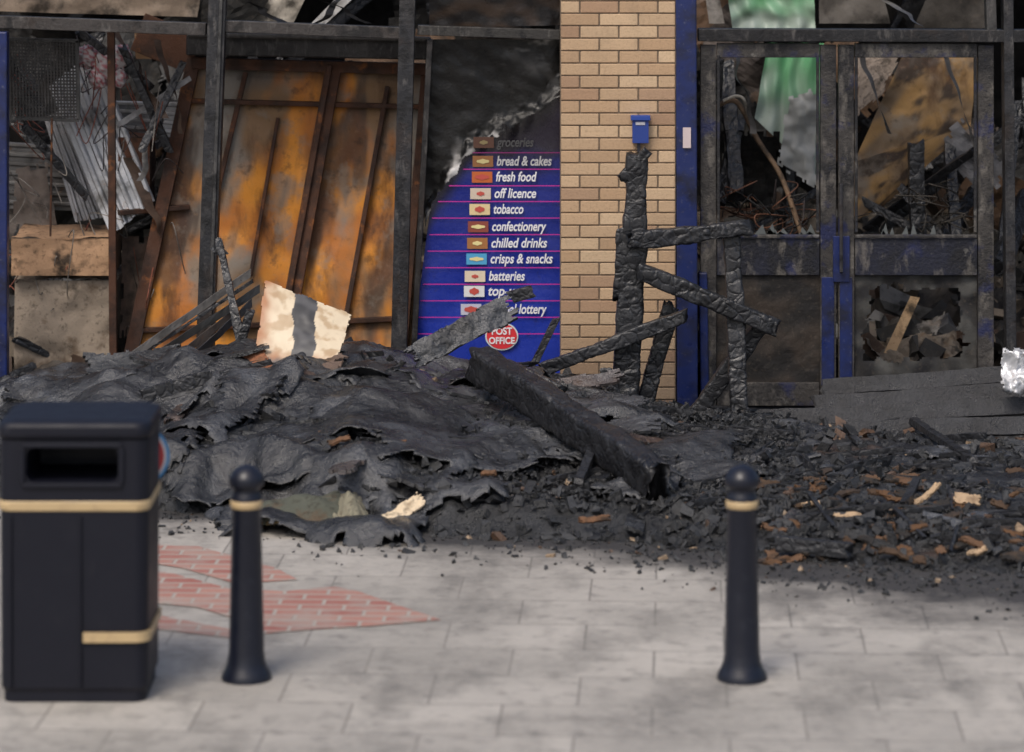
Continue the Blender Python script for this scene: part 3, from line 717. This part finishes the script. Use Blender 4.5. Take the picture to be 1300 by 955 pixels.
pk_=MB(); pk_.timber(W(648,378,-1.1),W(678,368,-1.1),.07,.04); pk_.timber(W(678,462,-1.1),W(706,404,-1.1),.045,.03)
pk_.timber(W(278,308,-.7),W(309,445,-.9),.05,.04,wob=.3); pk_.timber(W(270,314,-.7),W(286,325,-.7),.05,.03)
pk_.timber(surf(180,505,.06),surf(268,478,.08),.09,.04); pk_.timber(W(150,470,-.6),W(322,356,-.5),.02,.02); pk_.timber(W(300,455,-1.0),W(318,395,-1.),.05,.05)
pk_.timber(surf(60,500,.04),surf(260,488,.05),.04,.04); pk_.timber(W(0,500,-1.),W(120,480,-1.2),.06,.05); pk_.timber(surf(530,505,.07),surf(590,545,.06),.03,.03)
pk_.timber(surf(1160,535,.06),surf(1235,585,.05),.05,.04); pk_.timber(surf(988,690,.04),surf(1080,700,.04),.07,.05); pk_.timber(surf(735,612,.08),surf(752,570,.12),.05,.04)
pk_.timber(surf(905,522,.04),surf(990,525,.04),.05,.05)
pk_.obj('charred_timber_offcuts','timber',None)
cl=MB()
for i,(a,b,c) in enumerate((((150,470),(318,352),(.22,.21,.20)),((165,478),(330,372),(.06,.06,.06)),((200,480),(300,400),(.12,.10,.09)),((225,478),(320,390),(.05,.05,.055)))):
    p=W(*a,-.75-.05*i);q=W(*b,-.35-.05*i); n=Vector((0,0,.05)); quad(cl,[p,q,q+n,p+n],30,3,.015,4,c)
cl.obj('bent_metal_trim','zinc',None,solid=.006)
fbd=MB()
def fc(u,v):
    if .40<u+.04*nz(v*5,0,0)+.12*(v-.5)<.66: return mixc((.03,.031,.035),(.08,.08,.085),sm(-.2,.4,nz(u*6,v*6,4)))
    e=sm(.22,0,min(u,v)+.1*nz(u*6,v*6,0)); c=(.64,.54,.39)
    c=mixc(c,(.46,.34,.21),sm(-.1,.4,fbm(u*5,v*5,3)))
    c=mixc(c,(.34,.14,.05),e); return mixc(c,(.04,.03,.03),sm(.10,0,v+.08*nz(u*9,0,1)))
quad(fbd,[W(322,462,-1.55),W(428,466,-1.6),W(446,400,-1.3),W(336,356,-1.25)],80,70,.012,3,colfn=fc,rag=.025)
fbd.obj('fibreboard_sheet','plain',None,solid=.014)
bs=MB(); quad(bs,[W(270,455,-1.5),W(335,446,-1.5),W(360,476,-1.7),W(290,482,-1.7)],20,16,.04,6,(.26,.11,.06),rag=.15); quad(bs,[W(350,462,-1.6),W(445,446,-1.5),W(425,476,-1.8),W(360,482,-1.8)],20,16,.05,6,(.14,.10,.08),rag=.15)
bs.obj('scorched_hardboard','wood',None,solid=.01)
cd=MB()
for i,(a,b) in enumerate((((1044,494),(1430,462)),((1030,514),(1430,486)),((962,533),(1430,510)),((1000,552),(1430,536)))):
    ya=-.30-.27*i
    cd.timber(W(a[0],a[1],ya),W(b[0],b[1],ya-.05),.105,.03,seg=.03,amp=.003,nside=5,roll=-.55,rag=.06,wob=.08,col=(.013,.013,.015))
cd.obj('charred_cladding_panel','char',None)
cd=MB(); cd.bar(W(1050,487,-.22),W(1430,455,-.24),.012,.02,(.09,.09,.09)); cd.bar(W(1035,508,-.5),W(1430,478,-.52),.008,.02,(.05,.05,.05)); cd.obj('cladding_edge_trim','frame',None)
fo=MB(); quad(fo,[W(1268,498,-1.0),W(1330,510,-1.0),W(1325,440,-.9),W(1275,440,-.9)],30,30,.10,9,(.65,.66,.68),rag=.1); fo.obj('crumpled_foil','zinc',None,smooth=True,solid=.003)

# ---------------------------------------------------------------- bollards
def bollard(px,py):
    e=empty('bollard'); g=G(px,py)
    b=MB(); prof=[(0,.104),(.012,.104),(.03,.097),(.05,.086),(.075,.078),(.10,.075),(.11,.073),(.69,.060),(.70,.064),(.755,.064),(.762,.060),(.775,.056),(.79,.056),(.797,.068),(.805,.073),(.828,.073),(.838,.069),(.856,.058),(.872,.040),(.882,.018),(.884,.004)]
    b.lathe(g,prof,48,(0,0,0)); b.obj('post','paint',e,smooth=True)
    r=MB(); r.lathe(g,[(.708,.0645),(.71,.067),(.738,.067),(.74,.0645)],48,(0,0,0)); r.obj('gold_band','gold',e,smooth=True)
bollard(313,862); bollard(942,862)

# ---------------------------------------------------------------- litter bin
be=empty('litter_bin'); g=G(93,893)
def rrect(w,d,r,z,cx,cy,n=8):
    out=[]
    for (sx,sy_,a0) in ((1,-1,-90),(1,1,0),(-1,1,90),(-1,-1,180)):
        for k in range(n+1):
            t=math.radians(a0+90*k/n); out.append((cx+sx*(w/2-r)+r*math.cos(t),cy+sy_*(d/2-r)+r*math.sin(t),z))
    return out
def flag(me):
    for p in me.polygons:
        n=p.normal; p.use_smooth = not (abs(n.z)>.9 or abs(n.x)>.995 or abs(n.y)>.995)
def loft(name,m,secs,col=(0,0,0),cap=True):
    b=MB(); vs=[];fs=[]
    for (w,d,r,z) in secs: vs+=rrect(w,d,r,z,g.x,cy)
    n=len(vs)//len(secs)
    for k in range(len(secs)-1):
        for i in range(n): fs.append((k*n+i,k*n+(i+1)%n,(k+1)*n+(i+1)%n,(k+1)*n+i))
    if cap: fs.append(tuple(range(n))[::-1]); fs.append(tuple(range((len(secs)-1)*n,len(secs)*n)))
    b.add(vs,fs,col); o=b.obj(name,m,be,smooth=False)
    flag(o.data)
    return o
wB=.60; cy=g.y+.24
body=loft('body','bin',[(wB-.03,.45,.05,0),(wB-.03,.45,.05,.04),(wB-.01,.47,.05,.06),(wB,.48,.055,1.055)])
ct=MB(); cxm=g.x; fy=cy-.24
ct.box((cxm-.19,fy-.1,.885),(cxm+.18,fy+.36,1.025)); cutter=ct.obj('cutter','bin',None,bevel=.03)
md=body.modifiers.new('bo','BOOLEAN'); md.operation='DIFFERENCE'; md.object=cutter; md.solver='EXACT'
bpy.context.view_layer.update()
dg=bpy.context.evaluated_depsgraph_get(); nm=bpy.data.meshes.new_from_object(body.evaluated_get(dg)); body.modifiers.clear(); body.data=nm
for p in nm.polygons: p.use_smooth=False
bpy.data.objects.remove(cutter)
loft('lid','bin',[(wB-.01,.47,.055,1.057),(wB+.012,.495,.062,1.062),(wB+.016,.50,.064,1.08),(wB+.016,.50,.064,1.105),(wB+.0,.48,.06,1.122),(wB-.06,.42,.05,1.132)])
loft('gold_band','gold',[(wB+.004,.484,.057,.770),(wB+.012,.492,.061,.775),(wB+.012,.492,.061,.805),(wB+.004,.484,.057,.81)],cap=False)
b=MB(); 
pts=[(g.x+.04,fy-.006)]+[(x,y) for x,y,z in rrect(wB+.006,.488,.058,0,g.x,cy)[0:9]]+[(g.x+wB/2+.003,cy+.2)]
vs=[];fs=[]
for x,y in pts: vs+=[(x,y,.245),(x,y,.285)]
for i in range(len(pts)-1): fs.append((2*i,2*i+2,2*i+3,2*i+1))
b.add(vs,fs,(0,0,0)); b.obj('lower_gold_band','gold',be,solid=.008)
rim=MB(); rz0,rz1=.875,1.035
rim.bar((cxm-.205,fy-.004,rz0),(cxm+.195,fy-.004,rz0),.018,.02); rim.bar((cxm-.205,fy-.004,rz1),(cxm+.195,fy-.004,rz1),.018,.02)
rim.bar((cxm-.205,fy-.004,rz0+.01),(cxm-.205,fy-.004,rz1-.01),.018,.018); rim.bar((cxm+.195,fy-.004,rz0+.01),(cxm+.195,fy-.004,rz1-.01),.018,.018)
rim.bar((cxm-.25,fy-.003,.06),(cxm-.25,fy-.003,.75),.008,.012); rim.bar((cxm+.03,fy-.003,.06),(cxm+.03,fy-.003,.75),.008,.012)
rim.obj('slot_rim','bin',be,bevel=.003)
dk=MB(); cc=Vector((g.x+.205,cy+.255,.90))
for r_,yo,c in ((.13,0,(.08,.3,.6)),(.118,-.003,(.7,.7,.7)),(.108,-.006,(.55,.06,.06))):
    dk.add([cc+Vector((math.cos(t)*r_,yo,math.sin(t)*r_*1.0)) for t in [2*math.pi*i/36 for i in range(36)]],[tuple(range(36))],c)
dk.obj('notice_disc','plain',be,solid=.002)

# ---------------------------------------------------------------- light, sky, camera
w=bpy.data.worlds.new('World'); scene.world=w; w.use_nodes=True
nt=w.node_tree; bgn=nt.nodes['Background']; sk_=nt.nodes.new('ShaderNodeTexSky'); sk_.sky_type='NISHITA'; sk_.sun_disc=False
EL=math.radians(55); AZ=math.radians(205)
sk_.sun_elevation=EL; sk_.sun_rotation=AZ; sk_.dust_density=5; sk_.air_density=1
nt.links.new(sk_.outputs[0],bgn.inputs[0]); bgn.inputs[1].default_value=.145
sl=bpy.data.lights.new('sun','SUN'); sl.energy=1.5; sl.angle=math.radians(20); sl.color=(1,.95,.88)
so=bpy.data.objects.new('sun',sl); scene.collection.objects.link(so)
dirv=Vector((math.sin(AZ)*math.cos(EL),math.cos(AZ)*math.cos(EL),math.sin(EL)))
so.rotation_euler=dirv.to_track_quat('Z','Y').to_euler(); so.location=(-5,-10,10)
cam=bpy.data.cameras.new('camera'); co=bpy.data.objects.new('camera',cam); scene.collection.objects.link(co); scene.camera=co
co.location=(0,-20,3.5); co.rotation_euler=(math.pi/2,0,0); cam.sensor_width=36; cam.lens=F/1300*36; cam.shift_y=-(477.5-HY)/1300
cam.clip_start=.5; cam.clip_end=1500
cam.dof.use_dof=True; cam.dof.focus_distance=18.8; cam.dof.aperture_fstop=1.7
scene.view_settings.view_transform='Standard'; scene.view_settings.look='None'; scene.view_settings.exposure=0
